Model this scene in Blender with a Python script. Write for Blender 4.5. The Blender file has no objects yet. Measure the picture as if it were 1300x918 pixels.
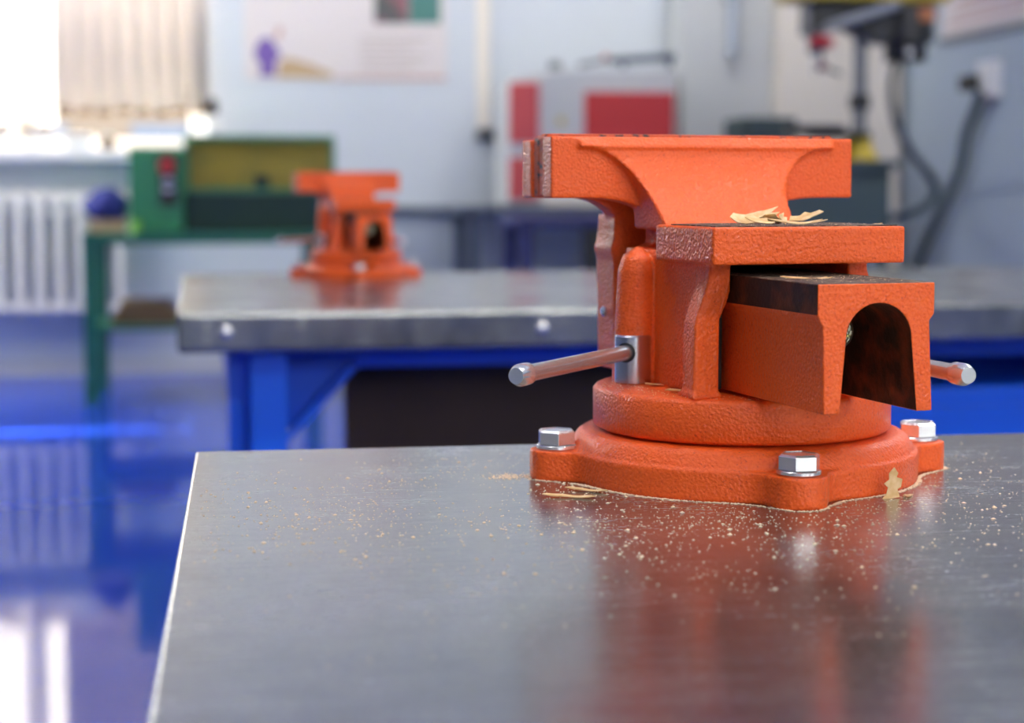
import bpy, bmesh, math, random
from mathutils import Vector, Matrix, noise
R = math.radians
random.seed(7)
scene = bpy.context.scene
COL = scene.collection
TH = R(8.8)          # camera turned this far right of the room's depth axis
HC = 0.95            # camera height
F = 2200.0
BT = 0.8174          # bench top height

# ---- survey helpers: room coordinates of something seen on the plane Y = const -------------
def wx(px, Y): return Y*math.tan(TH+math.atan((px-650)/F))
def dist(X, Y): return X*math.sin(TH)+Y*math.cos(TH)
def wz(py, X, Y): return HC-(py-240)*dist(X, Y)/F
def wzp(px, py, Y): return wz(py, wx(px, Y), Y)
def wy(px, X): return X/math.tan(TH+math.atan((px-650)/F))

# ---- materials ------------------------------------------------------------------------------
def mat(name, col, rough=.5, metal=0, coat=0, bump=None, noise_col=None, spec=None, trans=0, emit=None):
    m = bpy.data.materials.new(name); m.use_nodes = True
    nt = m.node_tree; N = nt.nodes; L = nt.links
    b = N['Principled BSDF']
    b.inputs['Base Color'].default_value = (*col, 1)
    b.inputs['Roughness'].default_value = rough
    b.inputs['Metallic'].default_value = metal
    b.inputs['Coat Weight'].default_value = coat
    b.inputs['Coat Roughness'].default_value = .12
    if spec is not None: b.inputs['Specular IOR Level'].default_value = spec
    if trans: b.inputs['Transmission Weight'].default_value = trans
    tc = N.new('ShaderNodeTexCoord')
    if noise_col:
        sc, c2, lo, hi = noise_col
        n = N.new('ShaderNodeTexNoise'); n.inputs['Scale'].default_value = sc; n.inputs['Detail'].default_value = 5
        r = N.new('ShaderNodeValToRGB')
        r.color_ramp.elements[0].position = lo; r.color_ramp.elements[0].color = (*col, 1)
        r.color_ramp.elements[1].position = hi; r.color_ramp.elements[1].color = (*c2, 1)
        L.new(tc.outputs['Object'], n.inputs['Vector']); L.new(n.outputs['Fac'], r.inputs['Fac'])
        L.new(r.outputs['Color'], b.inputs['Base Color'])
    if bump:
        sc, st, di = bump
        n = N.new('ShaderNodeTexNoise'); n.inputs['Scale'].default_value = sc; n.inputs['Detail'].default_value = 2
        bm_ = N.new('ShaderNodeBump'); bm_.inputs['Strength'].default_value = st; bm_.inputs['Distance'].default_value = di
        L.new(tc.outputs['Object'], n.inputs['Vector']); L.new(n.outputs['Fac'], bm_.inputs['Height'])
        L.new(bm_.outputs['Normal'], b.inputs['Normal'])
        if coat: L.new(bm_.outputs['Normal'], b.inputs['Coat Normal'])
    return m

def make_orange(name='orange_hammer_paint', dirt=.0):
    m = mat(name, (.78, .098, .022), .48, 0, .45, spec=.2)
    nt = m.node_tree; N = nt.nodes; L = nt.links; b = N['Principled BSDF']
    tc = [n for n in N if n.type == 'TEX_COORD'][0]
    n1 = N.new('ShaderNodeTexNoise'); n1.inputs['Scale'].default_value = 780; n1.inputs['Detail'].default_value = 1.5
    v = N.new('ShaderNodeTexVoronoi'); v.feature = 'SMOOTH_F1'; v.inputs['Scale'].default_value = 720
    mx = N.new('ShaderNodeMath'); mx.operation = 'ADD'
    L.new(tc.outputs['Object'], n1.inputs['Vector']); L.new(tc.outputs['Object'], v.inputs['Vector'])
    L.new(n1.outputs['Fac'], mx.inputs[0]); L.new(v.outputs['Distance'], mx.inputs[1])
    bp = N.new('ShaderNodeBump'); bp.inputs['Strength'].default_value = .5; bp.inputs['Distance'].default_value = .0007
    L.new(mx.outputs[0], bp.inputs['Height'])
    L.new(bp.outputs['Normal'], b.inputs['Normal'])
    bp2 = N.new('ShaderNodeBump'); bp2.inputs['Strength'].default_value = 1; bp2.inputs['Distance'].default_value = .0008
    L.new(mx.outputs[0], bp2.inputs['Height']); L.new(bp2.outputs['Normal'], b.inputs['Coat Normal'])
    b.inputs['Coat Roughness'].default_value = .07
    # dark pits and slight colour mottling
    n2 = N.new('ShaderNodeTexNoise'); n2.inputs['Scale'].default_value = 900; n2.inputs['Detail'].default_value = 3
    r2 = N.new('ShaderNodeValToRGB')
    r2.color_ramp.elements[0].position = .22; r2.color_ramp.elements[0].color = (.4, .05, .015, 1)
    r2.color_ramp.elements[1].position = .36; r2.color_ramp.elements[1].color = (.80, .10, .012, 1)
    e = r2.color_ramp.elements.new(.62); e.color = (.86, .125, .016, 1)
    L.new(tc.outputs['Object'], n2.inputs['Vector']); L.new(n2.outputs['Fac'], r2.inputs['Fac'])
    L.new(r2.outputs['Color'], b.inputs['Base Color'])
    return m

def make_worn():
    m = mat('worn_dark_iron', (.04, .027, .018), .6, 0, 0, (500, .5, .0006), (300, (.32, .25, .18), .48, .72), spec=.3)
    return m

def make_worn_band():
    return mat('oily_worn_band', (.030, .012, .006), .55, 0, 0, (500, .35, .0006), (90, (.16, .038, .010), .45, .8), spec=.2)

def make_sheet():
    m = bpy.data.materials.new('galvanised_sheet'); m.use_nodes = True
    nt = m.node_tree; N = nt.nodes; L = nt.links; b = N['Principled BSDF']
    tc = N.new('ShaderNodeTexCoord')
    def nz(scale, detail, stretch=None, rot=0, rough=.6):
        n = N.new('ShaderNodeTexNoise'); n.inputs['Scale'].default_value = scale; n.inputs['Detail'].default_value = detail; n.inputs['Roughness'].default_value = rough
        if stretch:
            mp = N.new('ShaderNodeMapping'); mp.inputs['Scale'].default_value = stretch; mp.inputs['Rotation'].default_value = (0, 0, R(rot))
            L.new(tc.outputs['Object'], mp.inputs['Vector']); L.new(mp.outputs['Vector'], n.inputs['Vector'])
        else: L.new(tc.outputs['Object'], n.inputs['Vector'])
        return n.outputs['Fac']
    def mth(op, a, b_=None, c=None):
        k = N.new('ShaderNodeMath'); k.operation = op
        for i, x in enumerate((a, b_, c)):
            if x is None: continue
            if isinstance(x, (int, float)): k.inputs[i].default_value = x
            else: L.new(x, k.inputs[i])
        return k.outputs[0]
    brush = nz(10, 5, (2.5, 60, 1))           # brushing along the bench
    blot = nz(14, 6)                          # dull blotches
    fine = nz(420, 3, (1, 2.2, 1))
    mix = mth('ADD', mth('MULTIPLY', brush, .34), mth('ADD', mth('MULTIPLY', blot, .36), mth('MULTIPLY', fine, .30)))
    r = N.new('ShaderNodeValToRGB')
    r.color_ramp.elements[0].position = .36; r.color_ramp.elements[0].color = (.18, .20, .20, 1)
    r.color_ramp.elements[1].position = .64; r.color_ramp.elements[1].color = (.50, .52, .49, 1)
    L.new(mix, r.inputs['Fac'])
    # long thin scratches, two directions
    s1 = nz(5, 2, (.6, 170, 1), 5, .5); s2 = nz(5, 2, (.9, 120, 1), -12, .5); patch = nz(4, 2)
    sc_ = mth('MULTIPLY', mth('MAXIMUM', mth('GREATER_THAN', s1, .69), mth('GREATER_THAN', s2, .71)), mth('GREATER_THAN', patch, .5))
    mc_ = N.new('ShaderNodeMix'); mc_.data_type = 'RGBA'
    L.new(mth('MULTIPLY', sc_, .55), mc_.inputs['Factor']); L.new(r.outputs['Color'], mc_.inputs['A']); mc_.inputs['B'].default_value = (.85, .86, .84, 1)
    L.new(mc_.outputs['Result'], b.inputs['Base Color'])
    b.inputs['Metallic'].default_value = .88
    rr = N.new('ShaderNodeMapRange'); rr.inputs['From Min'].default_value = .38; rr.inputs['From Max'].default_value = .62
    rr.inputs['To Min'].default_value = .15; rr.inputs['To Max'].default_value = .30
    L.new(mix, rr.inputs['Value']); L.new(rr.outputs['Result'], b.inputs['Roughness'])
    bp = N.new('ShaderNodeBump'); bp.inputs['Strength'].default_value = .15; bp.inputs['Distance'].default_value = .0004
    L.new(mix, bp.inputs['Height']); L.new(bp.outputs['Normal'], b.inputs['Normal'])
    return m

def emit_mat(name, col, s):
    m = bpy.data.materials.new(name); m.use_nodes = True
    b = m.node_tree.nodes['Principled BSDF']; b.inputs['Emission Color'].default_value = (*col, 1); b.inputs['Emission Strength'].default_value = s
    b.inputs['Base Color'].default_value = (*col, 1)
    return m

M = {}
M['orange'] = make_orange()
M['worn'] = make_worn()
M['band'] = make_worn_band()
M['sheet'] = make_sheet()
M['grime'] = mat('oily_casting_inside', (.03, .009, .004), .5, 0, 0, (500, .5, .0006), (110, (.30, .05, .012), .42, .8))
M['steel'] = mat('zinc_steel', (.82, .83, .84), .24, .8, 0, (300, .12, .0004))
M['satin'] = mat('turned_steel', (.62, .63, .65), .27, 1, 0, (200, .1, .0004))
M['plate'] = mat('chipped_jaw_plate', (.60, .085, .012), .5, 0, 0, (450, .5, .001), (260, (.03, .03, .025), .55, .66))
M['grease'] = mat('greasy_thread', (.45, .43, .33), .3, .9, 0, (900, .8, .001), (500, (.5, .4, .03), .6, .66))
M['blue'] = mat('blue_enamel', (.004, .12, .8), .4, 0, .1)
M['brown'] = mat('brown_hardboard', (.05, .022, .009), .6, 0, 0, None, (6, (.07, .034, .014), .4, .7))
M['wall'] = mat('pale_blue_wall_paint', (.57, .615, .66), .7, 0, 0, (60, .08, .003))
M['dado'] = mat('wall_paint_lower', (.38, .43, .49), .55)
M['ceil'] = mat('white_ceiling_paint', (.88, .88, .86), .8)
M['floor'] = mat('blue_gloss_floor', (.014, .048, .40), .06, 0, 0, (3.5, .04, .006))
M['floor'].node_tree.nodes['Principled BSDF'].inputs['IOR'].default_value = 1.24
M['white'] = mat('white_gloss_paint', (.8, .8, .78), .4)
M['radiator'] = mat('cream_radiator_paint', (.72, .71, .66), .4)
M['green'] = mat('green_machine_paint', (.02, .21, .085), .35, 0, .2)
M['dgreen'] = mat('dark_green_paint', (.002, .028, .018), .6)
M['tgreen'] = mat('table_green_paint', (.004, .12, .07), .4)
M['yellow'] = mat('yellow_guard', (.27, .2, .006), .45, 0, 0, None, (5, (.13, .13, .01), .4, .7))
M['black'] = mat('black_plastic', (.012, .013, .014), .4)
M['red'] = mat('red_enamel', (.42, .012, .02), .4)
M['red_haze'] = mat('hazed_red_panel', (.5, .06, .07), .45)  # haze over these panels is put into the paler red
M['cream'] = mat('cream_enamel', (.8, .74, .64), .5)
M['greyw'] = mat('grey_white_paint', (.52, .54, .54), .6)
M['slate'] = mat('slate_steel', (.06, .08, .12), .45)
M['navy'] = mat('navy_enamel', (.012, .016, .11), .45)
M['cloth_blue'] = mat('blue_cloth', (.02, .03, .19), .9)
M['board'] = mat('brown_board', (.16, .1, .05), .7)
M['teal'] = mat('dark_teal_enamel', (.03, .055, .06), .5)
M['lime'] = mat('lime_plastic', (.25, .55, .05), .4)
M['paper'] = mat('poster_paper', (.66, .61, .60), .55)
M['purple'] = mat('purple_print', (.13, .07, .3), .6)
M['tan'] = mat('tan_print', (.45, .32, .18), .6)
M['pinkish'] = mat('pink_print', (.5, .3, .27), .6)
M['photo_dark'] = mat('dark_photo_print', (.05, .07, .07), .5, 0, 0, None, (6, (.3, .1, .13), .45, .65))
M['photo_teal'] = mat('teal_photo_print', (.05, .17, .15), .5)
M['lines'] = mat('brown_print_lines', (.38, .3, .26), .6)
M['iron_grey'] = mat('grey_cast_iron', (.16, .17, .19), .4, .5)
M['dyellow'] = mat('yellow_enamel', (.5, .36, .01), .4)
M['cable'] = mat('slate_rubber_cable', (.035, .06, .075), .55)
M['copper'] = mat('copper_label', (.35, .12, .04), .5)
M['wood'] = mat('pale_wood_shaving', (.68, .42, .17), .65, 0, 0, (400, .4, .0004), (220, (.86, .64, .36), .4, .7))
M['dust'] = mat('pale_sawdust', (.8, .62, .42), .8)
M['facade'] = mat('pale_facade', (.13, .10, .075), .8)
M['ground'] = mat('pale_pavement', (.4, .38, .35), .9)

def make_blind():
    m = bpy.data.materials.new('beige_blind_fabric'); m.use_nodes = True
    nt = m.node_tree; N = nt.nodes; L = nt.links
    for n in list(N): N.remove(n)
    o = N.new('ShaderNodeOutputMaterial'); d = N.new('ShaderNodeBsdfDiffuse'); t = N.new('ShaderNodeBsdfTranslucent'); mx = N.new('ShaderNodeMixShader')
    d.inputs['Color'].default_value = (.75, .68, .63, 1); t.inputs['Color'].default_value = (.30, .28, .25, 1); mx.inputs['Fac'].default_value = .3
    L.new(d.outputs[0], mx.inputs[1]); L.new(t.outputs[0], mx.inputs[2]); L.new(mx.outputs[0], o.inputs['Surface'])
    return m
M['blind'] = make_blind()
M['sheer'] = make_blind(); M['sheer'].name = 'window_glow_blind'
for _n in M['sheer'].node_tree.nodes:
    if _n.type == 'BSDF_TRANSLUCENT': _n.inputs['Color'].default_value = (.93, .92, .9, 1)
    if _n.type == 'MIX_SHADER': _n.inputs['Fac'].default_value = .8
def make_glass():
    m = bpy.data.materials.new('window_glass'); m.use_nodes = True
    nt = m.node_tree; N = nt.nodes; L = nt.links
    for n in list(N): N.remove(n)
    o = N.new('ShaderNodeOutputMaterial'); g = N.new('ShaderNodeBsdfGlossy'); t = N.new('ShaderNodeBsdfTransparent'); mx = N.new('ShaderNodeMixShader'); fr = N.new('ShaderNodeFresnel')
    fr.inputs['IOR'].default_value = 1.3; g.inputs['Roughness'].default_value = .02
    L.new(fr.outputs[0], mx.inputs['Fac']); L.new(t.outputs[0], mx.inputs[1]); L.new(g.outputs[0], mx.inputs[2]); L.new(mx.outputs[0], o.inputs['Surface'])
    return m
M['glass'] = make_glass()

# ---- mesh helpers -----------------------------------------------------------------------------
def new(): return bmesh.new()
def box(bm, x0, x1, y0, y1, z0, z1, mi=0):
    v = [bm.verts.new(p) for p in ((x0,y0,z0),(x1,y0,z0),(x1,y1,z0),(x0,y1,z0),(x0,y0,z1),(x1,y0,z1),(x1,y1,z1),(x0,y1,z1))]
    for f in ((3,2,1,0),(4,5,6,7),(0,1,5,4),(1,2,6,5),(2,3,7,6),(3,0,4,7)):
        bm.faces.new([v[i] for i in f]).material_index = mi
    return v
def prism(bm, poly, a0, a1, mapf):
    """poly: 2D points; mapf(u, v, a) -> xyz"""
    n = len(poly)
    A = [bm.verts.new(mapf(u, v, a0)) for u, v in poly]; B = [bm.verts.new(mapf(u, v, a1)) for u, v in poly]
    fs = []
    for i in range(n):
        j = (i+1) % n; fs.append(bm.faces.new((A[i], A[j], B[j], B[i])))
    fs.append(bm.faces.new(A[::-1])); fs.append(bm.faces.new(B))
    return fs
def lathe(bm, prof, seg=48, cx=0, cy=0, M4=None):
    rings = []
    for r, z in prof:
        if r <= 1e-7:
            rings.append([bm.verts.new((cx, cy, z))])
        else:
            rings.append([bm.verts.new((cx+r*math.cos(2*math.pi*k/seg), cy+r*math.sin(2*math.pi*k/seg), z)) for k in range(seg)])
    for a, b in zip(rings, rings[1:]):
        for k in range(seg):
            k2 = (k+1) % seg
            if len(a) == 1 and len(b) == 1: continue
            if len(a) == 1: bm.faces.new((a[0], b[k2], b[k]))
            elif len(b) == 1: bm.faces.new((a[k], a[k2], b[0]))
            else: bm.faces.new((a[k], a[k2], b[k2], b[k]))
    vs = [v for r in rings for v in r]
    if M4 is not None:
        for v in vs: v.co = M4 @ v.co
    return vs
def tube(bm, pts, rad, seg=12, cap=True):
    """swept tube; rad a number or a list; ends closed"""
    pts = [Vector(p) for p in pts]; n = len(pts)
    rad = rad if isinstance(rad, (list, tuple)) else [rad]*n
    up = Vector((0, 0, 1)); rings = []; prev = None
    for i, p in enumerate(pts):
        t = (pts[min(i+1, n-1)]-pts[max(i-1, 0)]).normalized()
        if prev is None:
            s = t.cross(up)
            if s.length < 1e-3: s = t.cross(Vector((1, 0, 0)))
            s.normalize()
        else:
            s = (prev-t*prev.dot(t)).normalized()
        prev = s; u = t.cross(s)
        rings.append([bm.verts.new(p+rad[i]*(math.cos(2*math.pi*k/seg)*s+math.sin(2*math.pi*k/seg)*u)) for k in range(seg)])
    for a, b in zip(rings, rings[1:]):
        for k in range(seg):
            k2 = (k+1) % seg; bm.faces.new((a[k], a[k2], b[k2], b[k]))
    if cap:
        bm.faces.new(rings[0][::-1]); bm.faces.new(rings[-1])
def smooth_path(pts, n=8):
    P = [Vector(p) for p in pts]; out = []
    for i in range(len(P)-1):
        p0, p1, p2, p3 = P[max(i-1, 0)], P[i], P[i+1], P[min(i+2, len(P)-1)]
        for k in range(n):
            t = k/n
            out.append(.5*((2*p1)+(-p0+p2)*t+(2*p0-5*p1+4*p2-p3)*t*t+(-p0+3*p1-3*p2+p3)*t**3))
    out.append(P[-1]); return out

def build(name, bm, m, parent=None, bevel=0, seg=2, smooth=True, angle=35, loc=None, recalc=True):
    if recalc: bmesh.ops.recalc_face_normals(bm, faces=bm.faces)
    me = bpy.data.meshes.new(name); bm.to_mesh(me); bm.free()
    for x in (m if isinstance(m, (list, tuple)) else [m]): me.materials.append(x)
    o = bpy.data.objects.new(name, me); COL.objects.link(o)
    if smooth:
        for p in me.polygons: p.use_smooth = True
        me.set_sharp_from_angle(angle=R(angle))
    if bevel:
        b = o.modifiers.new('bevel', 'BEVEL'); b.width = bevel; b.segments = seg; b.limit_method = 'ANGLE'; b.angle_limit = R(angle); b.harden_normals = True
    if parent: o.parent = parent
    if loc: o.location = loc
    return o
def bake(o):
    """replace the mesh by its modified form"""
    dg = bpy.context.evaluated_depsgraph_get(); dg.update()
    me = bpy.data.meshes.new_from_object(o.evaluated_get(dg)); o.modifiers.clear()
    mats = list(o.data.materials); o.data = me
    if not me.materials:
        for x in mats: me.materials.append(x)
    for p in me.polygons: p.use_smooth = True
def cast(o, voxel=.0009, it=5):
    """fuse overlapping closed solids into one casting with soft fillets"""
    r = o.modifiers.new('r', 'REMESH'); r.mode = 'VOXEL'; r.voxel_size = voxel; r.use_smooth_shade = True
    s = o.modifiers.new('s', 'SMOOTH'); s.factor = .5; s.iterations = it
    bake(o)
def tag(o, label=None, cat=None, group=None, kind=None):
    if label: o['label'] = label
    if cat: o['category'] = cat
    if group: o['group'] = group
    if kind: o['kind'] = kind
    return o
def empty(name, loc, rz=0, label=None, cat=None, group=None):
    o = bpy.data.objects.new(name, None); COL.objects.link(o); o.empty_display_size = .05
    o.location = loc; o.rotation_euler = (0, 0, rz); return tag(o, label, cat, group)
def struct(name, bm, m, parent=None, **k):
    o = build(name, bm, m, parent, **k)
    if parent is None: o['kind'] = 'structure'
    return o
def copy_tree(o, parent=None):
    c = o.copy(); COL.objects.link(c)
    if parent: c.parent = parent
    for ch in list(o.children): copy_tree(ch, c)
    return c
def bx(name, m, parent, x0, x1, y0, y1, z0, z1, bevel=.002, **k):
    """box given in parent's frame"""
    bm = new(); box(bm, x0, x1, y0, y1, z0, z1); return build(name, bm, m, parent, bevel=bevel, **k)

# =================================================================================================
#  THE VICE   (local: x = p along the jaws, -y = q towards the beam end, z up)
# =================================================================================================
def PQ(p, z, q): return (p, -q, z)        # prism map: poly (p, z), swept over q
VR = -(TH+R(18)) + 2*R(18)                # placeholder, set below

def make_vice():
    root = empty('bench_vise', (0, 0, 0))
    # the swivelling upper casting turns against the base
    # ---- base: circle with four lugs
    k = .011
    def sdf(x, y):
        d = math.hypot(x, y)-.0815
        for a in range(4):
            t = R(90*a)
            ax, ay = math.cos(t)*.0874, math.sin(t)*.0874
            h = max(0, min(1, (x*ax+y*ay)/(ax*ax+ay*ay)))
            e = math.hypot(x-ax*h, y-ay*h)-.0125
            hh = max(0, min(1, .5+.5*(e-d)/k))
            d = e*(1-hh)+d*hh-k*hh*(1-hh)
        return d
    def outline(off=0, n=180):
        out = []
        for i in range(n):
            t = 2*math.pi*i/n; lo, hi = .05, .13
            for _ in range(30):
                m_ = (lo+hi)/2
                if sdf(m_*math.cos(t), m_*math.sin(t)) > off: hi = m_
                else: lo = m_
            out.append((lo*math.cos(t), lo*math.sin(t)))
        return out
    bm = new()
    prism(bm, outline(), 0, .0133, lambda u, v, a: (u, v, a))
    lathe(bm, [(0, .001), (.0795, .001), (.0795, .0150), (.0765, .0195), (.0735, .0215), (0, .0215)], 72)
    base = build('base', bm, M['orange'], root); cast(base, .0011, 3)
    # ---- swivel disc
    bm = new()
    lathe(bm, [(0, .0200), (.062, .0200), (.062, .0226), (.0675, .0226), (.069, .0240), (.069, .0398), (.0678, .0413), (.066, .0420), (0, .0420)], 96)
    disc = build('swivel_plate', bm, M['orange'], root, angle=50)
    turn = R(9.2)
    rot = Matrix.Rotation(turn, 4, 'Z')
    kids = []
    # ---- fixed jaw casting
    bm = new()
    # anvil
    prism(bm, [(-.0458, .006), (-.0458, .068), (.0458, .068), (.0458, .006), (.041, -.002), (-.041, -.002)], .1006, .1166, lambda u, v, a: (u, -v, a))
    # jaw block and upright neck plate
    def neck(hj, zj, zt, hw_top, hw_bot, zb, sh):
        pts = [(hj, zt), (hj, zj)]
        for i in range(9):
            t = R(90*i/8)
            pts.append((hw_top+sh*(1-math.sin(t)), zj-sh*.62*(1-math.cos(t))))
        pts += [(hw_bot, zb)]
        return pts+[(-x, z) for x, z in pts[::-1]]
    pts = [(.0796, .1575), (.0796, .1283)]
    for i in range(11):
        t = R(9*i); pts.append((.0262+.034*(1-math.sin(t)), .1283-.0130*(1-math.cos(t))))
    pts += [(.0262, .107), (.0385, .1005), (.0395, .0415)]
    prism(bm, pts+[(-x, z) for x, z in pts[::-1]], -.041, -.0548, PQ)
    # chamfer strip along the jaw top
    prism(bm, [(-.0410, .1572), (-.0372, .1528), (-.0372, .1522), (-.0430, .1522), (-.0430, .1572)], -.066, .068, lambda u, v, a: (a, -u, v))
    # scooped gusset between anvil and jaw
    rows = []
    n = 18
    for i in range(n+1):
        s = i/n; z = .1535-.040*s
        f = .3*s+.7*s*s
        q = -.0388+.031*f
        g = min(1, max(0, (z-.1165)/.0365)); hw = .0340+.032*(1-math.sqrt(max(0, 1-g*g)))
        rows.append([bm.verts.new((hw, -q, z)), bm.verts.new((-hw, -q, z)), bm.verts.new((-hw, .050, z)), bm.verts.new((hw, .050, z))])
    for a, b in zip(rows, rows[1:]):
        for j in range(4):
            j2 = (j+1) % 4; bm.faces.new((a[j], a[j2], b[j2], b[j]))
    bm.faces.new(rows[0]); bm.faces.new(rows[-1][::-1])
    # walls of the guide housing
    for s in (-1, 1):
        a, b = sorted((s*.0385, s*.0305)); box(bm, a, b, -.042, .046, .0415, .102)
        poly = [(.0372, .102), (.0400, .090), (.0440, .0785), (.0452, .075), (.0460, .0415), (.0338, .0415), (.0334, .0765), (.0300, .0840), (.0288, .088), (.0285, .102)]
        prism(bm, [(s*u, v) for u, v in poly], .036, .049, PQ)
        # swelling at foot of the frame
        prism(bm, [(s*.047, .0415), (s*.047, .0440), (s*.0325, .0440), (s*.0325, .0415)], .034, .051, PQ)
        # rounded side rib
        pts = []; rad = []
        for i in range(13):
            t = i/12; z = .040+.066*t
            pts.append((s*(.0450-.0010*t), .0225-.003*t, z)); rad.append(.0104*(1-.12*t) if t < .8 else .0104*(1-.12*t)*math.sqrt(max(.02, 1-((t-.8)/.2)**2)))
        tube(bm, pts, rad, 16)
        # web behind the rib
        a, b = sorted((s*.0375, s*.0300)); box(bm, a, b, .022, .052, .0415, .1015)
    box(bm, -.038, .038, -.018, .050, .1003, .1045)       # roof below the anvil
    box(bm, -.0255, .0255, .030, .050, .100, .1200)
    # worn bare patch on the anvil face is a thin part of its own
    fixed = build('fixed_jaw', bm, M['orange'], root); cast(fixed, .0009, 4); kids.append(fixed)
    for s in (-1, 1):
        a, b = sorted((s*.0334, s*.0262)); gs = bx('gap_shade_strip', M['black'], fixed, a, b, -.0355, -.029, .0440, .0775, bevel=.0005)  # black strips stand in for the shade between leg and beam
        gs['label'] = 'black strip standing in for the shaded gap beside the beam'
    # clear the passage for the beam: the neck plate is solid, so notch is left open by the walls
    bm = new()
    prism(bm, [(-.0435, .018), (-.0432, .0645), (.0435, .0645), (.0435, .004), (.034, .002), (-.02, .003)], .11655, .11705, lambda u, v, a: (u, -v, a))
    face = build('anvil_face', bm, M['worn'], fixed); face['label'] = 'bare dark worn face of the anvil'
    # ---- jaw plates
    for q0, q1, zt, m_ in ((-.0552, -.0625, .1592, 'plate'), (-.0630, -.0700, .1585, 'plate')):
        bm = new(); prism(bm, [(-.0785, .1290), (-.0785, zt-.002), (-.0770, zt), (.0750, zt), (.0760, zt-.001), (.0760, .1290)], q0, q1, PQ)
        pl = build('jaw_plate', bm, M[m_], root, bevel=.0007); kids.append(pl)
    # ---- moving jaw
    bm = new()
    prism(bm, neck(.0796, .1283, .1565, .0345, .0355, .042, .022), -.0706, -.0856, PQ)
    prism(bm, [(-.0355, .12), (-.0365, .108), (-.0380, .103), (-.0365, .097), (-.0355, .042), (.0355, .042), (.0355, .12)], -.0700, -.0950, PQ)
    tube(bm, [(0, .088, .0737), (0, .112, .0737)], .021, 32)
    mov = build('moving_jaw', bm, M['orange'], root); cast(mov, .0011, 3); kids.append(mov)
    bm = new(); lathe(bm, [(0, 0), (.0026, 0), (.0026, .0012), (.0018, .0022), (0, .0025)], 16, M4=Matrix.Translation((-.0362, .082, .0710)) @ Matrix.Rotation(R(-90), 4, 'Y'))
    g = build('grub_screw', bm, M['steel'], mov); g['label'] = 'small bright grub screw'
    # ---- sliding beam (U section)
    arch = [(.0145*math.cos(R(a)), .0732+.0142*math.sin(R(a))) for a in range(0, 181, 9)]
    outer = [(-.0242, .0436), (-.0250, .0785), (-.0275, .0832), (-.0275, .0955), (.0250, .0955), (.0250, .0828), (.0228, .0800), (.0247, .0436)]
    poly = outer+[(.0174, .0436)]+arch+[(-.0170, .0436)]
    bm = new(); fs = prism(bm, poly, .126, -.080, PQ)
    no = len(outer)
    for i, f in enumerate(fs[:-2]):
        if i == 3: f.material_index = 1          # machined top
        elif i in (2, 4): f.material_index = 2   # rubbed flange sides
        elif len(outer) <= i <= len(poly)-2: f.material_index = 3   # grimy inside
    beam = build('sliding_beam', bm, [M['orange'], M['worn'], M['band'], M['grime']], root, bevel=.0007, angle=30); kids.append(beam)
    # ---- screw
    bm = new()
    prof = []; z = 0
    prof = [(0, 0), (.0056, 0), (.0072, .0015)]
    z = .003
    while z < .150:
        prof += [(.0062, z), (.0074, z+.0012)]; z += .0026
    prof += [(.0072, z), (0, z)]
    lathe(bm, prof, 28, M4=Matrix.Translation((-.0008, -.0955, .0737)) @ Matrix.Rotation(R(-90), 4, 'X'))
    sc = build('lead_screw', bm, M['grease'], root, angle=25); kids.append(sc)
    bm = new(); lathe(bm, [(0, 0), (.010, 0), (.013, .002), (.013, .024), (.011, .026), (0, .026)], 32, M4=Matrix.Translation((0, .1125, .0737)) @ Matrix.Rotation(R(-90), 4, 'X'))
    hd = build('screw_head', bm, M['satin'], sc)
    bm = new(); tube(bm, [(0, .126, .018), (0, .126, .022), (0, .126, .024), (0, .126, .118), (0, .126, .120), (0, .126, .124)], [.0045, .0058, .0038, .0038, .0058, .0045], 20)
    tb = build('screw_handle', bm, M['steel'], sc)
    for o in kids: o.matrix_basis = rot @ o.matrix_basis
    # ---- swivel lock bolts with cranked bars (left and right)
    for s in (-1, 1):
        bm = new()
        lathe(bm, [(0, 0), (.0080, 0), (.0086, .0008), (.0086, .0222), (.0078, .0231), (0, .0231)], 40)
        lb = build('lock_bolt', bm, M['satin'], root)
        bm = new()
        if s < 0: e = Vector((-.0551, -.108, 0))     # seen in the camera's frame: towards viewer and left
        else: e = Vector((.0290, -.100, 0))
        cam = Matrix.Rotation(-TH, 4, 'Z')
        lb.location = cam @ (Vector((-.0503, .002, .0417)) if s < 0 else Vector((.0500, -.004, .0417)))
        d = (cam @ e); L_ = d.length; d.normalize()
        c = Vector((0, 0, .0152))
        pts = [c-d*.014, c-d*.010, c-d*.0095, c+d*(L_-.0115), c+d*(L_-.010), c+d*(L_-.0035), c+d*L_]
        tube(bm, pts, [.0042, .0042, .0036, .0036, .0047, .0047, .0034], 20)
        build('lock_handle', bm, M['steel'], lb, angle=40)
        # dark rim of the cross hole
        bm = new()
        for i in range(20):
            pass
        tube(bm, [c+d*.0079, c+d*.0088], .0046, 20)
        build('cross_hole', bm, M['black'], lb)
    # ---- mounting bolts
    protoB = None
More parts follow.
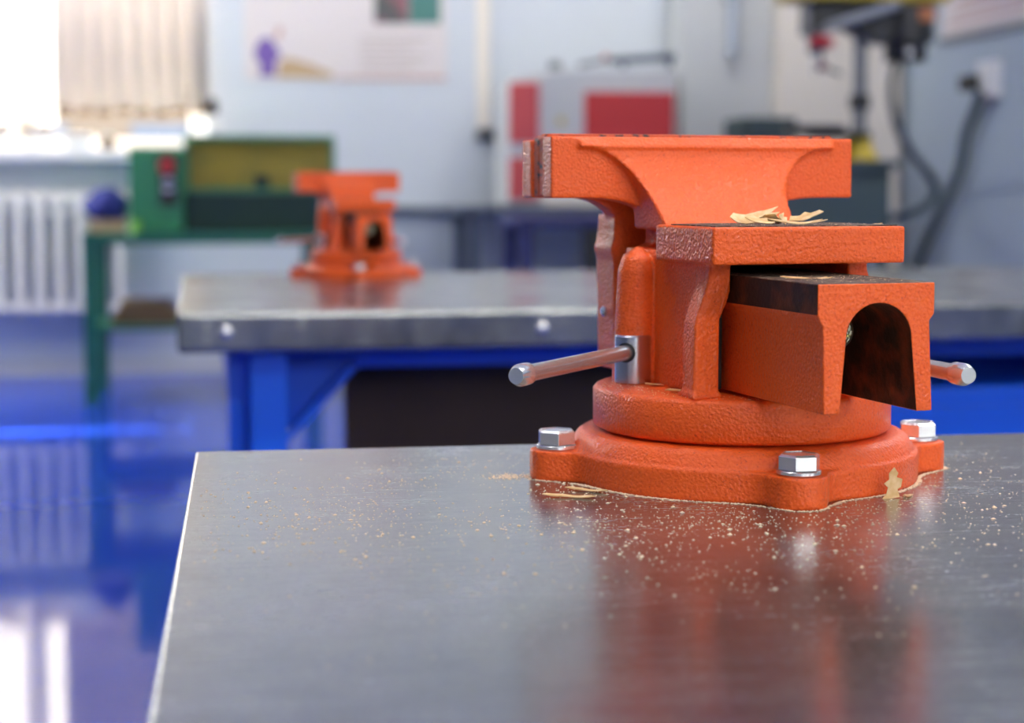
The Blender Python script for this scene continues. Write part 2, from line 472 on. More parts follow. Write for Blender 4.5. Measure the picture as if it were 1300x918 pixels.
    for a in range(4):
        t = R(90*a)
        if protoB is None:
            bm = new()
            hexp = [(.0092*math.cos(R(60*i)), .0092*math.sin(R(60*i))) for i in range(6)]
            v0 = [bm.verts.new((u, v, 0)) for u, v in hexp]; v1 = [bm.verts.new((u, v, .0056)) for u, v in hexp]
            cz = 24
            for i in range(6): bm.faces.new((v0[i], v0[(i+1) % 6], v1[(i+1) % 6], v1[i]))
            bm.faces.new(v0[::-1]); 
            v2 = [bm.verts.new((u*.86, v*.86, .0066)) for u, v in hexp]
            for i in range(6): bm.faces.new((v1[i], v1[(i+1) % 6], v2[(i+1) % 6], v2[i]))
            v3 = [bm.verts.new((u*.80, v*.80, .0066)) for u, v in hexp]; v4 = [bm.verts.new((u*.78, v*.78, .0062)) for u, v in hexp]
            for A, B in ((v2, v3), (v3, v4)):
                for i in range(6): bm.faces.new((A[i], A[(i+1) % 6], B[(i+1) % 6], B[i]))
            bm.faces.new(v4)
            b = build('hex_bolt', bm, M['steel'], root, bevel=.0003, angle=20)
            bm = new(); lathe(bm, [(0, 0), (.0090, 0), (.0094, .0004), (.0094, .0016), (.0090, .0020), (0, .0020)], 40)
            w = build('washer', bm, M['steel'], b); w.location = (0, 0, -.0022)
            protoB = b
        else: b = copy_tree(protoB, root)
        b.location = (.0874*math.cos(t), .0874*math.sin(t), .0133+.0024)
        b.rotation_euler = (0, 0, R([12, 40, 25, 3][a]))
    return root

vice = make_vice()
vice.location = (.2290, .7801, BT)
vice.rotation_euler = (0, 0, R(0))
tag(vice, 'large orange hammer-painted bench vise in sharp focus with wood shavings on its anvil', 'vise', 'orange vises bolted to the benches')
v2 = copy_tree(vice)
v2.location = (.1687, 2.645, BT)
v2['label'] = 'small-looking blurred orange vise on the far bench, in front of the green machine'

# =================================================================================================
#  WORKBENCHES
# =================================================================================================
def make_bench(name, x0, y0, W, Dp, label, bev=.0035):
    root = empty(name, (x0, y0, 0), 0, label, 'workbench', 'sheet-metal topped blue workbenches')
    bm = new(); box(bm, 0, W, 0, Dp, BT-.045, BT)
    build('bench_top', bm, M['sheet'], root, bevel=bev, seg=4)
    bm = new()
    box(bm, .055, W-.055, .120, .145, BT-.075, BT-.045); box(bm, .055, W-.055, Dp-.075, Dp-.050, BT-.105, BT-.045)
    box(bm, .055, .080, .075, Dp-.075, BT-.105, BT-.045); box(bm, W-.080, W-.055, .075, Dp-.075, BT-.105, BT-.045)
    build('apron', bm, M['blue'], root, bevel=.0015)
    for lx in (.078, W-.120):
        for ly in (.040, Dp-.085):
            bm = new(); box(bm, lx, lx+.042, ly, ly+.045, .006, BT-.045)
            leg = build('leg', bm, M['blue'], root, bevel=.003)
            bx('foot_cap', M['black'], leg, lx-.002, lx+.044, ly-.002, ly+.047, 0, .012)
    # side rails beside the left legs and the triangular braces
    bx('side_rail', M['blue'], root, .055, .074, .075, .10, .02, BT-.105)
    for s in (0, 1):
        zt = BT-.070
        pts = [(.122, zt), (.192, zt), (.122, zt-.075)]
        if s: pts = [(W-u, v) for u, v in pts]
        bm = new(); prism(bm, pts, .112, .118, lambda u, v, a: (u, a, v))
        sg = -1 if s else 1; p_, q_ = pts[1], pts[2]
        prism(bm, [p_, (p_[0]+sg*.012, p_[1]), (q_[0], q_[1]-.012), q_], .085, .118, lambda u, v, a: (u, a, v))
        build('brace', bm, M['blue'], root, bevel=.001)
    # brown hardboard back panel, blue drawer cabinet
    bx('back_panel', M['brown'], root, .205, W*.5, .30, .312, .08, BT-.05)
    cab = bx('drawer_cabinet', M['blue'], root, W*.47, W-.13, .055, .60, .06, BT-.105, bevel=.004)
    for i in range(3):
        z0 = .09+i*.205
        dr = bx('drawer', M['blue'], cab, W*.47+.02, W-.15, .045, .056, z0, z0+.190, bevel=.002)
        bm = new(); xc = W*.735; tube(bm, smooth_path([(xc-.06, .046, z0+.12), (xc-.058, .024, z0+.12), (xc+.058, .024, z0+.12), (xc+.06, .046, z0+.12)], 4), .004, 8)
        build('handle', bm, M['steel'], dr)
    for k in range(5):
        for yy, sgn in ((0, -1),):
            bm = new(); lathe(bm, [(.0075, 0), (.0068, .0018), (.004, .003), (0, .0034)], 20, M4=Matrix.Translation((.052+k*(W-.104)/4, yy, BT-.022)) @ Matrix.Rotation(R(90), 4, 'X'))
            build('screw', bm, M['steel'], root)
    return root
make_bench('workbench', -.0255, .005, 1.5, .880, 'near workbench with sheet-metal top under the sharp orange vise', .002)
fb = make_bench('workbench', -.072, 1.892, 1.5, .870, 'far blue-legged workbench with metal top behind the near bench', .006); fb.rotation_euler = (0, 0, R(1.5))

# ---- wood shavings --------------------------------------------------------------------------------
def shaving(poly, loc, rot, bend=0, label='', group=None, th=.0004, scale=1, name='wood_shaving'):
    """jagged outline (mm) meshed in the plane, thickened and curled about its long axis"""
    bm = new()
    pts = [(a*.001*scale, b*.001*scale) for a, b in poly]
    vs = [bm.verts.new((a, b, 0)) for a, b in pts]
    bm.faces.new(vs)
    bmesh.ops.triangulate(bm, faces=bm.faces)
    bmesh.ops.subdivide_edges(bm, edges=bm.edges, cuts=2, use_grid_fill=True)
    bmesh.ops.triangulate(bm, faces=bm.faces)
    for v in bm.verts:
        x, y = v.co.x, v.co.y
        v.co.z = bend*(x*x)*30+abs(bend)*y*y*40+.0006*noise.noise(Vector((x*120, y*120, loc[0]*50)))
    bmesh.ops.recalc_face_normals(bm, faces=bm.faces)
    r = bmesh.ops.extrude_face_region(bm, geom=list(bm.faces))
    for e in r['geom']:
        if isinstance(e, bmesh.types.BMVert): e.co.z += th
    o = build(name, bm, M['wood'], smooth=True, angle=60)
    o.location = loc; o.rotation_euler = [R(a) for a in rot]
    return tag(o, label, 'wood shaving', group)
def vloc(xc, D, z):   # camera-frame offset -> room
    c, s = math.cos(TH), math.sin(TH)
    return (xc*c+D*s, -xc*s+D*c, z)
def at(px, py, z):    # on the horizontal plane z
    D = F*(HC-z)/(py-240); return vloc((px-650)/F*D, D, z)
def atD(px, py, D): return vloc((px-650)/F*D, D, HC-(py-240)*D/F)
za = BT+.1172
G1 = 'wood shavings on the anvil of the near vise'
S1 = [(-9, -3), (-5, -4.5), (0, -3.4), (6, -4), (11, -2), (8, 0), (12, 1.5), (4, 3.4), (-2, 2.6), (-7, 4), (-10, 1)]
S2 = [(-14, -1.5), (-6, -2.5), (2, -2), (10, -3), (15, -.5), (9, .6), (13, 2.4), (3, 2), (-5, 2.4), (-12, 1.2)]
S3 = [(-8, -2), (-2, -3.6), (3, -2.2), (8, -2.8), (7, .6), (3, 1.4), (1, 4), (-2, 2), (-6, 3)]
shaving(S1, atD(955, 277, .776), (28, -8, 10), .5, 'chunky curled shaving at the left end of the anvil pile', G1, scale=1.1)
shaving(S3, atD(978, 277, .770), (-24, 12, 40), -.4, 'short upright curl in the middle of the anvil pile', G1, scale=1.0)
shaving(S2, atD(1006, 283, .765), (8, 3, -14), .35, 'long flat shaving lying along the anvil below the jaw', G1, scale=1.0)
shaving(S3, atD(1022, 276, .785), (20, -16, -6), .6, 'pointed shaving sticking up at the right of the anvil pile', G1, scale=1.0)
shaving(S1, atD(992, 279, .775), (50, -10, 70), .6, 'steep curled shaving in the thick of the anvil pile', G1, scale=.7)
shaving(S3, atD(966, 281, .762), (14, 10, -40), .7, 'short flat chip in front of the chunky anvil shaving', G1, scale=.9)
shaving(S2, atD(1090, 287, .785), (3, -2, 12), .2, 'thin lone shaving far right on the anvil', G1, scale=.8)
G2 = 'wood shavings on the sliding beam of the near vise'
shaving(S2, atD(1022, 353.5, .722), (5, 2, -8), .25, 'flat shaving on the dark top of the vise beam', G2, scale=.75)
shaving(S3, atD(1050, 355, .722), (4, 2, 30), .1, 'small scrap right of the flat shaving on the beam', G2, scale=.6)
G3 = 'wood shavings on the round swivel plate of the near vise'
shaving([(-9, -2), (-3, -3), (5, -4.5), (6, -3), (1, -1), (9, 1.5), (12, 3), (2, 3), (-6, 2.6)], at(868, 497, BT+.0428), (2, -1, -8), .25, 'forked shaving on the swivel plate by the frame foot', G3, scale=.9)
shaving(S1, at(833, 489, BT+.0426), (3, 2, 30), .1, 'flat dusty shaving right behind the left lock bolt', G3, scale=.6)
G4 = 'wood shavings on the near bench beside the base'
shaving(S2, at(722, 633, BT+.0006), (2, 1, -20), .15, 'flat shaving on bench left of the vise base', G4, scale=.8)
shaving(S2, at(745, 625, BT+.0006), (2, 1, -34), .15, 'second flat shaving, touching the base edge at left', G4, scale=.7)
# shaving leaning on the base at right: outline built standing up
lean = [(-7, -2), (-4, 1), (-3, 4), (-5, 6), (-2, 8), (-2, 11), (1, 14), (3, 11), (2, 9), (5, 8), (4, 4), (2, 3), (3, -1)]
b0 = at(1140, 634, BT+.0005)
shaving(lean, (b0[0], b0[1], BT+.0012), (78, 0, 4), .1, 'leaf-shaped shaving leaning on the base at right, mirrored in the metal', G4, scale=.86)
shaving(S3, at(1158, 632, BT+.0006), (3, 1, 50), .1, 'tiny orange-brown scrap right of the leaning shaving', G4, scale=.45)

# ---- sawdust: one uncountable scatter -------------------------------------------------------------
bm = new()
vx, vy = .2290, .7801
def flake(x, y, z, s):
    a = random.random()*6.28; c, t = math.cos(a), math.sin(a); w = s*random.uniform(.4, 1)
    hh = s*random.uniform(.25, .6)
    P = [(s, 0, 0), (0, w, 0), (-s, -.2*w, 0), (0, -w, 0)]
    v = [bm.verts.new((x+c*a_-t*b_, y+t*a_+c*b_, z+.0001)) for a_, b_, _ in P]; top = bm.verts.new((x, y, z+hh+.0001))
    bm.faces.new(v[::-1])
    for i in range(4): bm.faces.new((v[i], v[(i+1) % 4], top))
def rbase(t):
    # outline radius of the base in room angle t (four lugs on the axes)
    d = abs(((t+math.pi/4) % (math.pi/2))-math.pi/4)
    return .0815+.0190*math.exp(-(d/.17)**2)
n = 0
while n < 3200:
    x = random.gauss(vx-.06, .13); y = random.gauss(vy-.075, .085)
    if not (-.02 < x < .62 and .30 < y < .872): continue
    r = math.hypot(x-vx, y-vy)
    if r < rbase(math.atan2(y-vy, x-vx))+.0015: continue
    if noise.noise(Vector((x*16, y*16, 3)))+random.random()*.9 < .25: continue
    flake(x, y, BT, random.choice((.0003, .00036, .00045, .0006, .0004, .0007, .0012 if random.random() < .22 else .0004))); n += 1
for i in range(2600):      # packed along the foot of the base
    t = random.random()*6.283; rr = rbase(t)+abs(random.gauss(0, .0010))
    flake(vx+rr*math.cos(t), vy+rr*math.sin(t), BT, random.uniform(.0004, .0009))
for i in range(260):       # little drift at the left lug
    x = vx-.100+random.gauss(-.008, .006); y = vy+.004+random.gauss(0, .004)
    flake(x, y, BT, random.uniform(.0003, .0007))
sd = build('sawdust', bm, M['dust'], smooth=False, recalc=False)
tag(sd, 'fine pale sawdust scattered over the near metal bench top', 'sawdust', None, 'stuff')
# dust lying on the vise itself
bm = new()
for i in range(420):
    t = random.random()*6.283; r = random.uniform(.074, .0815)
    if True:
        a = R(9.2)
        k = random.random()
        if k < .45:     # swivel plate, left front
            t = random.uniform(R(165), R(285)); r = random.uniform(.050, .066); flake(vx+r*math.cos(t), vy+r*math.sin(t), BT+.0421, random.uniform(.0002, .0005))
        elif k < .7:    # anvil
            p, q = random.uniform(-.03, .042), random.uniform(.02, .062); flake(vx+p*math.cos(a)+q*math.sin(a), vy+p*math.sin(a)-q*math.cos(a), BT+.1171, random.uniform(.0002, .0005))
        else:           # beam
            p, q = random.uniform(-.022, .02), random.uniform(.055, .12); flake(vx+p*math.cos(a)+q*math.sin(a), vy+p*math.sin(a)-q*math.cos(a), BT+.0956, random.uniform(.0002, .00045))
sd2 = build('sawdust', bm, M['dust'], smooth=False, recalc=False)
tag(sd2, 'sawdust specks on the anvil, beam and swivel plate of near vise', 'sawdust', None, 'stuff')

# =================================================================================================
#  ROOM SHELL
# =================================================================================================
YB, XL, XR, YF, ZC = 9.07, -3.6, 3.40, -3.2, 3.1
def wall_with_holes(name, m, axis, pos, th, a0, a1, holes):
    """axis 'Y': wall in X-Z at y=pos..pos+th ; axis 'X': wall in Y-Z. holes: (a0,a1,z0,z1)"""
    bm = new()
    As = sorted({a0, a1, *[h[0] for h in holes], *[h[1] for h in holes]}); Zs = sorted({0, ZC, *[h[2] for h in holes], *[h[3] for h in holes]})
    for i in range(len(As)-1):
        for j in range(len(Zs)-1):
            ca, cz = (As[i]+As[i+1])/2, (Zs[j]+Zs[j+1])/2
            if any(h[0] < ca < h[1] and h[2] < cz < h[3] for h in holes): continue
            lo, hi = sorted((pos, pos+th))
            if axis == 'Y': box(bm, As[i], As[i+1], lo, hi, Zs[j], Zs[j+1])
            else: box(bm, lo, hi, As[i], As[i+1], Zs[j], Zs[j+1])
    bmesh.ops.remove_doubles(bm, verts=bm.verts, dist=1e-5)
    return struct(name, bm, m, smooth=False)
bm = new(); box(bm, XL-.3, XR+.3, YF-.3, YB+.3, -.1, 0); struct('floor', bm, M['floor'], smooth=False)
bm = new(); box(bm, XL-.3, XR+.3, YF-.3, YB+.3, ZC, ZC+.1); struct('ceiling', bm, M['ceil'], smooth=False)
wb0, wb1 = wx(-230, YB), wx(258, YB)
zs0, zs1 = wzp(120, 190, YB), 2.65
wall_with_holes('wall_back', M['wall'], 'Y', YB, .28, XL-.3, XR+.3, [(wb0, wb1, zs0, zs1)])
RW = [(-2.6, -1.2, 1.3, 2.9)]
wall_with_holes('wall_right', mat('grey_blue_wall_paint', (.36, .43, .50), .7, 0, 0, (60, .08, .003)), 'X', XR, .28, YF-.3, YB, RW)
LW = []
wall_with_holes('wall_left', mat('dark_unseen_wall', (.22, .27, .33), .7), 'X', XL, -.28, YF-.3, YB, LW)  # unseen wall, darkened to cut its reflection on the vise
FW = [(.1, 1.3, 1.45, 2.9), (1.7, 2.9, 1.45, 2.9)]
wall_with_holes('wall_front', M['wall'], 'Y', YF, -.28, XL-.3, XR+.3, FW)
# lower wall paint
bm = new(); box(bm, wx(430, YB), XR-.001, YB-.004, YB-.0005, 0.08, wzp(540, 268, YB)); struct('trim_1', bm, M['dado'], smooth=False)
bm = new(); box(bm, wx(440, YB), wx(985, YB), YB-.035, YB-.0045, wzp(540, 272, YB), wzp(540, 262, YB)); struct('trim_2', bm, M['slate'], smooth=False)
bm = new(); box(bm, XL, XR, YB-.018, YB-.0045, 0, .08); struct('baseboard_back', bm, M['greyw'], smooth=False)

def window(name, axis, pos, a0, a1, z0, z1, nm):
    fr = new()
    def B(a, b, z, w, d0=.10, d1=.16):
        if axis == 'Y': box(fr, a, b, pos+math.copysign(d0, nm), pos+math.copysign(d1, nm), z, w)
        else: box(fr, pos+math.copysign(d0, nm), pos+math.copysign(d1, nm), a, b, z, w)
    w = .06
    B(a0, a1, z0, z0+w); B(a0, a1, z1-w, z1); B(a0, a0+w, z0+w, z1-w); B(a1-w, a1, z0+w, z1-w)
    n = max(1, round((a1-a0)/.9))
    for i in range(1, n):
        c = a0+(a1-a0)*i/n; B(c-.03, c+.03, z0+w, z1-w)
    for v in fr.verts: pass
    bmesh.ops.recalc_face_normals(fr, faces=fr.faces)
    o = struct(name, fr, M['white'], smooth=False)
    g = new()
    q0, q1 = pos+math.copysign(.128, nm), pos+math.copysign(.134, nm); q0, q1 = min(q0, q1), max(q0, q1)
    if axis == 'Y': box(g, a0+w, a1-w, q0, q1, z0+w, z1-w)
    else: box(g, q0, q1, a0+w, a1-w, z0+w, z1-w)
    build('window_glass', g, M['glass'], o, smooth=False)
    return o
window('window_1', 'Y', YB, wb0, wb1, zs0, zs1, 1)
for i, (a, b, z, w) in enumerate(LW): window('window_%d' % (2+i), 'X', XL, a, b, z, w, -1)
for i, (a, b, z, w) in enumerate(FW): window('window_%d' % (5+i), 'Y', YF, a, b, z, w, -1)
for i, (a, b, z, w) in enumerate(RW): window('window_%d' % (8+i), 'X', XR, a, b, z, w, 1)
# window sill of the back window
bm = new(); box(bm, wb0-.05, wb1+.10, YB-.16, YB+.09, zs0-.055, zs0)
sill = build('window_sill', bm, M['white'], bevel=.006); sill['kind'] = 'structure'
# vertical blinds, right part of the back window
def make_blind_set(px0, px1, ns, ang, m, label, weights=True, zoff=.19):
    bx0, bx1 = wx(px0, YB-.05), wx(px1, YB-.05)
    blind = empty('vertical_blind', ((bx0+bx1)/2, YB-.06, 0), 0, label, 'blind')
    w_ = (bx1-bx0)/2
    bm = new(); box(bm, -w_, w_, -.03, .03, zs1+.08, zs1+.13); build('head_rail', bm, M['white'], blind, bevel=.003)
    for i in range(ns):
        xc = -w_+(i+.5)*2*w_/ns
        zb = zs0+zoff+random.uniform(-.012, .012)
        a = R(ang*random.uniform(.6, 1.3)); hw = w_/ns*1.12
        bm = new(); rows = []
        for t in range(7):
            u = -1+2*t/6; dx = u*hw; rows.append((xc+dx*math.cos(a), math.sin(a)*dx+.006*(1-u*u)))
        A = [bm.verts.new((x, y, zb)) for x, y in rows]; Bv = [bm.verts.new((x, y, zs1+.08)) for x, y in rows]
        for t in range(6): bm.faces.new((A[t], A[t+1], Bv[t+1], Bv[t]))
        sl = build('slat', bm, m, blind)
        so = sl.modifiers.new('s', 'SOLIDIFY'); so.thickness = .001
        bm = new(); box(bm, xc-hw*.7, xc+hw*.7, -.004, .004, zb-.02, zb+.015); build('bottom_weight', bm, M['board'], sl)
make_blind_set(74, 268, 8, 14, M['blind'], 'beige vertical blind drawn over the right side of the window')
make_blind_set(-236, 73, 12, 9, M['sheer'], 'added white blind glowing in place of the open left window', zoff=.11)  # added to hold back the sun; glows like the open window
# distant building and ground outside
bld = empty('building', (-6, 26, 0), 0, 'pale brown building beyond the window above the sill', 'building')
bm = new(); box(bm, -30, 30, 0, 6, -6, 8.6); build('building_wall', bm, M['facade'], bld)  # upper storeys added to block the sky mirrored in the floor
bm = new()
for j in range(3):
    for i in range(24): box(bm, -22.2+i*1.9, -21.2+i*1.9, -.03, .02, .6+j*2.7, 1.9+j*2.7)
build('window_row', bm, M['slate'], bld)
bm = new(); box(bm, -60, 60, 9.6, 80, -6.1, -6); g = build('ground', bm, M['ground']); g['kind'] = 'structure'

# ---- things on the sill
Ys = YB-.06
def on_sill(px0, px1, h, m, label, name, cat, bevel=.01, d=.09):
    x0, x1 = wx(px0, YB-.1), wx(px1, YB-.1)
    o = empty(name, ((x0+x1)/2, YB-.1, zs0), 0, label, cat); w = (x1-x0)/2
    bm = new(); box(bm, -w, w, -d/2+.01, d/2+.01, 0, h); build('body', bm, m, o, bevel=bevel); return o, w
o, w = on_sill(82, 121, .075, M['white'], 'small white box on the window sill under the blind', 'box', 'box')
bx('lid', M['cream'], o, -w-.003, w+.003, -.04, .06, .06, .08)
o, w = on_sill(128, 150, .06, M['board'], 'small brown jar on the sill right of the white box', 'jar', 'jar', bevel=.02, d=.07)
bx('lid', M['greyw'], o, -w*.8, w*.8, -.02, .035, .06, .075)
# bottle: white with a dark cap
bxp = wx(272, YB-.12); ob = empty('bottle', (bxp, YB-.12, zs0), 0, 'white plastic bottle with dark cap at the right end of the sill', 'bottle')
bm = new(); hh = wz(147, bxp, YB-.12)-zs0
lathe(bm, [(0, 0), (.042, 0), (.046, .008), (.046, hh*.75), (.036, hh*.92), (.02, hh), (0, hh)], 28); build('body', bm, M['white'], ob)
bm = new(); lathe(bm, [(0, hh), (.026, hh), (.03, hh+.01), (.028, hh+.07), (.02, hh+.085), (0, hh+.085)], 20); build('cap', bm, M['black'], ob)

# ---- radiator
rx0, rx1 = wx(-90, YB-.12), wx(178, YB-.12)
ztop, zbot = wzp(60, 243, YB-.12), wzp(60, 398, YB-.12)
rad = empty('radiator', (rx0, YB-.12, 0), 0, 'cream column radiator on the wall under the window', 'radiator')
nsec = int((rx1-rx0)/.098)
for i in range(nsec):
    bm = new(); x = .05+i*.098
    box(bm, x-.024, x+.024, -.055, .055, zbot, ztop)
    box(bm, x-.049, x+.049, -.05, .05, ztop-.055, ztop-.01); box(bm, x-.049, x+.049, -.05, .05, zbot+.01, zbot+.055)
    build('section', bm, M['radiator'], rad, bevel=.012, seg=3)
bm = new(); tube(bm, [(nsec*.098, 0, zbot+.03), (nsec*.098+.10, 0, zbot+.03), (nsec*.098+.10, .06, zbot+.03), (nsec*.098+.10, .11, zbot+.03)], .012, 10); build('pipe', bm, M['radiator'], rad)

# ---- poster on the back wall
px0, px1 = wx(313, YB), wx(568, YB); pz0, pz1 = wzp(440, 104, YB), 2.55
po = empty('poster', ((px0+px1)/2, YB-.006, 0), 0, 'large pale poster with purple figure on the back wall', 'poster', 'posters')
pw = (px1-px0)/2
bm = new(); box(bm, -pw, pw, 0, .005, pz0, pz1); build('sheet', bm, M['paper'], po, bevel=.001)
def flat(name, m, pts, y=-.0012, parent=po, ox=None):
    """printed patch: pixel outline on the poster plane"""
    bm = new(); P = [(wx(a, YB)-parent.location.x, wz(b, wx(a, YB), YB)) for a, b in pts]
    prism(bm, P, y, -.0001, lambda u, v, a: (u, a, v)); return build(name, bm, m, parent, smooth=False)
flat('printed_photo', M['photo_dark'], [(477, 33), (477, -60), (520, -60), (520, 33)])
flat('printed_photo', M['photo_teal'], [(520.5, 33), (520.5, -60), (560, -60), (560, 33)])
flat('printed_figure', M['purple'], [(326, 68), (331, 55), (340, 50), (348, 52), (353, 62), (360, 72), (352, 80), (352, 98), (332, 99), (334, 84), (327, 76)])
flat('printed_head', M['pinkish'], [(352, 50), (353, 42), (358, 36), (362, 40), (360, 48), (356, 54)])
flat('printed_plank', M['tan'], [(358, 78), (372, 76), (398, 84), (424, 95), (424, 102), (380, 100), (354, 100)])
flat('printed_sketch', M['lines'], [(395, 45), (415, 36), (436, 44), (436, 56), (412, 60), (395, 52)], y=-.0006) if False else None
flat('printed_band', M['pinkish'], [(430, 100), (566, 99), (566, 103), (430, 103)])
for i in range(6):
    yy = 50+i*8; flat('printed_lines', M['lines'], [(458, yy), (545-(i % 3)*12, yy), (545-(i % 3)*12, yy+1.6), (458, yy+1.6)])
# ---- cable trunking down to a socket, back wall
cx = wx(613, YB)
ck = empty('cable_trunking', (cx, YB-.02, 0), 0, 'cream vertical cable trunking ending above a small socket', 'trunking')
zz0 = wz(163, cx, YB)
bx('channel', M['cream'], ck, -.032, .032, -.006, .0195, zz0, ZC-.01, bevel=.003)
so = empty('wall_socket', (cx+.01, YB-.02, wz(172, cx, YB)), 0, 'small dark socket below the cream cable trunking', 'socket')
bx('socket_box', M['iron_grey'], so, -.05, .05, -.018, .0195, -.03, .03, bevel=.006)
bx('cover', M['black'], so, -.035, .035, -.024, -.018, -.02, .02, bevel=.004)

# ---- green table
T0, T1 = wx(104, 7.79), wx(408, 7.79); TY0, TY1 = 7.79, 8.42; TZ = .757
gt = empty('metal_table', ((T0+T1)/2, (TY0+TY1)/2, 0), 0, 'green metal table with lower shelf under the window', 'table')
w, d = (T1-T0)/2, (TY1-TY0)/2
bx('table_top', M['tgreen'], gt, -w, w, -d, d, TZ-.05, TZ, bevel=.004)
for sx in (-1, 1):
    for sy in (-1, 1):
        x = sx*(w-.033); y = sy*(d-.035)
        l = bx('leg', M['tgreen'], gt, x-.032, x+.032, y-.03, y+.03, 0, TZ-.05, bevel=.004)
bx('lower_shelf', M['tgreen'], gt, -w+.01, w-.01, -d+.01, d-.01, .325, .345, bevel=.003)
# boards on the shelf
for i, (a, b, zz, hgt) in enumerate(((140, 226, .345, .035), (146, 222, .380, .035), (152, 215, .415, .03))):
    x0, x1 = wx(a, 7.95), wx(b, 7.95)
    o = bx('wooden_board', M['board'], None, x0, x1, 7.90+.01*i, 8.25, zz, zz+hgt, bevel=.004)
    tag(o, ['widest brown board at the bottom of the stack on the green shelf', 'middle brown board in the stack on the green shelf', 'short brown board on top of the stack on the green shelf'][i], 'board', 'brown boards stacked on the lower shelf')
# ---- green machine with yellow guard
MY0, MY1 = 7.88, 8.28
mx0, mx1, mx2 = wx(165, MY0), wx(234, MY0), wx(414, MY0)
mc = empty('bench_machine', ((mx0+mx2)/2, MY0, TZ), 0, 'green bench machine with yellow guard standing on the green table', 'machine')
o0 = mc.location.x
zt = wzp(200, 187, MY0)-TZ; zg = wzp(330, 244, MY0)-TZ; zg1 = wzp(330, 172, MY0)-TZ
head = bx('headstock', M['green'], mc, mx0-o0, mx1-o0, 0, .38, .0, zt, bevel=.012, seg=3)
pnl = bx('control_panel', M['black'], head, wx(203, MY0)-o0, wx(226, MY0)-o0, -.012, .002, .12, zt-.03, bevel=.003)
bm = new(); lathe(bm, [(0, 0), (.034, 0), (.036, .008), (.026, .024), (0, .028)], 24, M4=Matrix.Translation((wx(214, MY0)-o0, -.012, wzp(214, 212, MY0)-TZ)) @ Matrix.Rotation(R(90), 4, 'X')); build('stop_button', bm, M['red'], pnl)
for zz in (228, 240):
    z = wzp(214, zz, MY0)-TZ; bx('key', M['greyw'], pnl, wx(209, MY0)-o0, wx(221, MY0)-o0, -.020, -.012, z-.012, z+.012)
bed = bx('machine_bed', M['dgreen'], mc, mx1-o0+.001, mx2-o0, .02, .40, 0, zg, bevel=.01)
gd = empty('guard', (0, 0, 0)); gd.parent = mc
gx1 = wx(427, MY0)-o0
bm = new(); a, b = mx1-o0+.002, gx1
for (x0, x1, z0, z1) in ((a, b, zg1-.025, zg1), (a, b, zg+.001, zg+.018), (a, a+.022, zg+.018, zg1-.025), (b-.022, b, zg+.018, zg1-.025)): box(bm, x0, x1, .03, .30, z0, z1)
build('guard_frame', bm, M['green'], gd, bevel=.003)
bm = new(); prism(bm, [(.05, zg+.018), (.046, zg1-.05), (.06, zg1-.025), (.28, zg1-.025), (.28, zg+.018)], a+.022, b-.022, lambda u, v, s: (s, u, v)); build('guard_cover', bm, M['yellow'], gd, bevel=.004)
bx('guard_latch', M['dgreen'], gd, wx(325, MY0)-o0, wx(342, MY0)-o0, .03, .05, zg+.018, zg+.075)
# ---- blue cloth bundle and small things on the green table
bm = new(); bmesh.ops.create_icosphere(bm, subdivisions=4, radius=1)
bw = wx(170, 7.95)-wx(112, 7.95)
for v in bm.verts:
    n_ = noise.noise(v.co*1.6+Vector((3, 1, 7)))*.22+noise.noise(v.co*5)*.05
    v.co = v.co*(1+n_); v.co.x *= bw/2*.98; v.co.y *= .13; v.co.z = max(-.75, v.co.z)*.085
    if v.co.x < 0: v.co.z *= 1+v.co.x*2.2
cl = build('cloth_bundle', bm, M['cloth_blue'], angle=180); cl.location = (wx(136, 7.98), 7.98, TZ+.055+.062)
tag(cl, 'crumpled dark blue cloth bundle left of the green machine', 'cloth')
o = bx('cardboard_tray', M['tan'], None, wx(114, 7.9), wx(160, 7.9), 7.86, 8.06, TZ+.0005, TZ+.053, bevel=.006); tag(o, 'flat tan cardboard tray under the blue cloth bundle', 'tray')
lc = empty('plastic_cup', (wx(173, 7.83), 7.83, TZ), 0, 'tiny lime green cup on table edge before the green machine', 'cup')
bm = new(); lathe(bm, [(0, 0), (.02, 0), (.026, .055), (.024, .055), (.018, .004), (0, .004)], 20); build('cup_body', bm, M['lime'], lc)

# ---- back tables and red-white machine
def simple_table(x0, x1, y0, y1, z, m, label, th=.045, lw=.05, group='dark steel tables along the back wall'):
    t = empty('metal_table', ((x0+x1)/2, (y0+y1)/2, 0), 0, label, 'table', group); w, d = (x1-x0)/2, (y1-y0)/2
    bx('table_top', m, t, -w, w, -d, d, z-th, z, bevel=.004)
    for sx in (-1, 1):
        for sy in (-1, 1):
            x = sx*(w-lw*.9); y = sy*(d-lw*.9); bx('leg', m, t, x-lw/2, x+lw/2, y-lw/2, y+lw/2, 0, z-th, bevel=.004)
    return t
zb_ = wzp(600, 262, 8.35)
simple_table(wx(588, 8.35), wx(880, 8.35), 8.35, 8.99, zb_, M['slate'], 'slate steel table carrying the red and white machine', lw=.06)
zc_ = wzp(720, 275, 7.1)
tc_ = simple_table(wx(655, 7.1), wx(800, 7.1), 7.1, 7.62, zc_, M['navy'], 'low navy steel table half hidden behind the near vise', lw=.055)
bx('side_panel', M['black'], tc_, wx(742, 7.1)-tc_.location.x, wx(772, 7.1)-tc_.location.x, -.24, -.20, .05, zc_-.045)
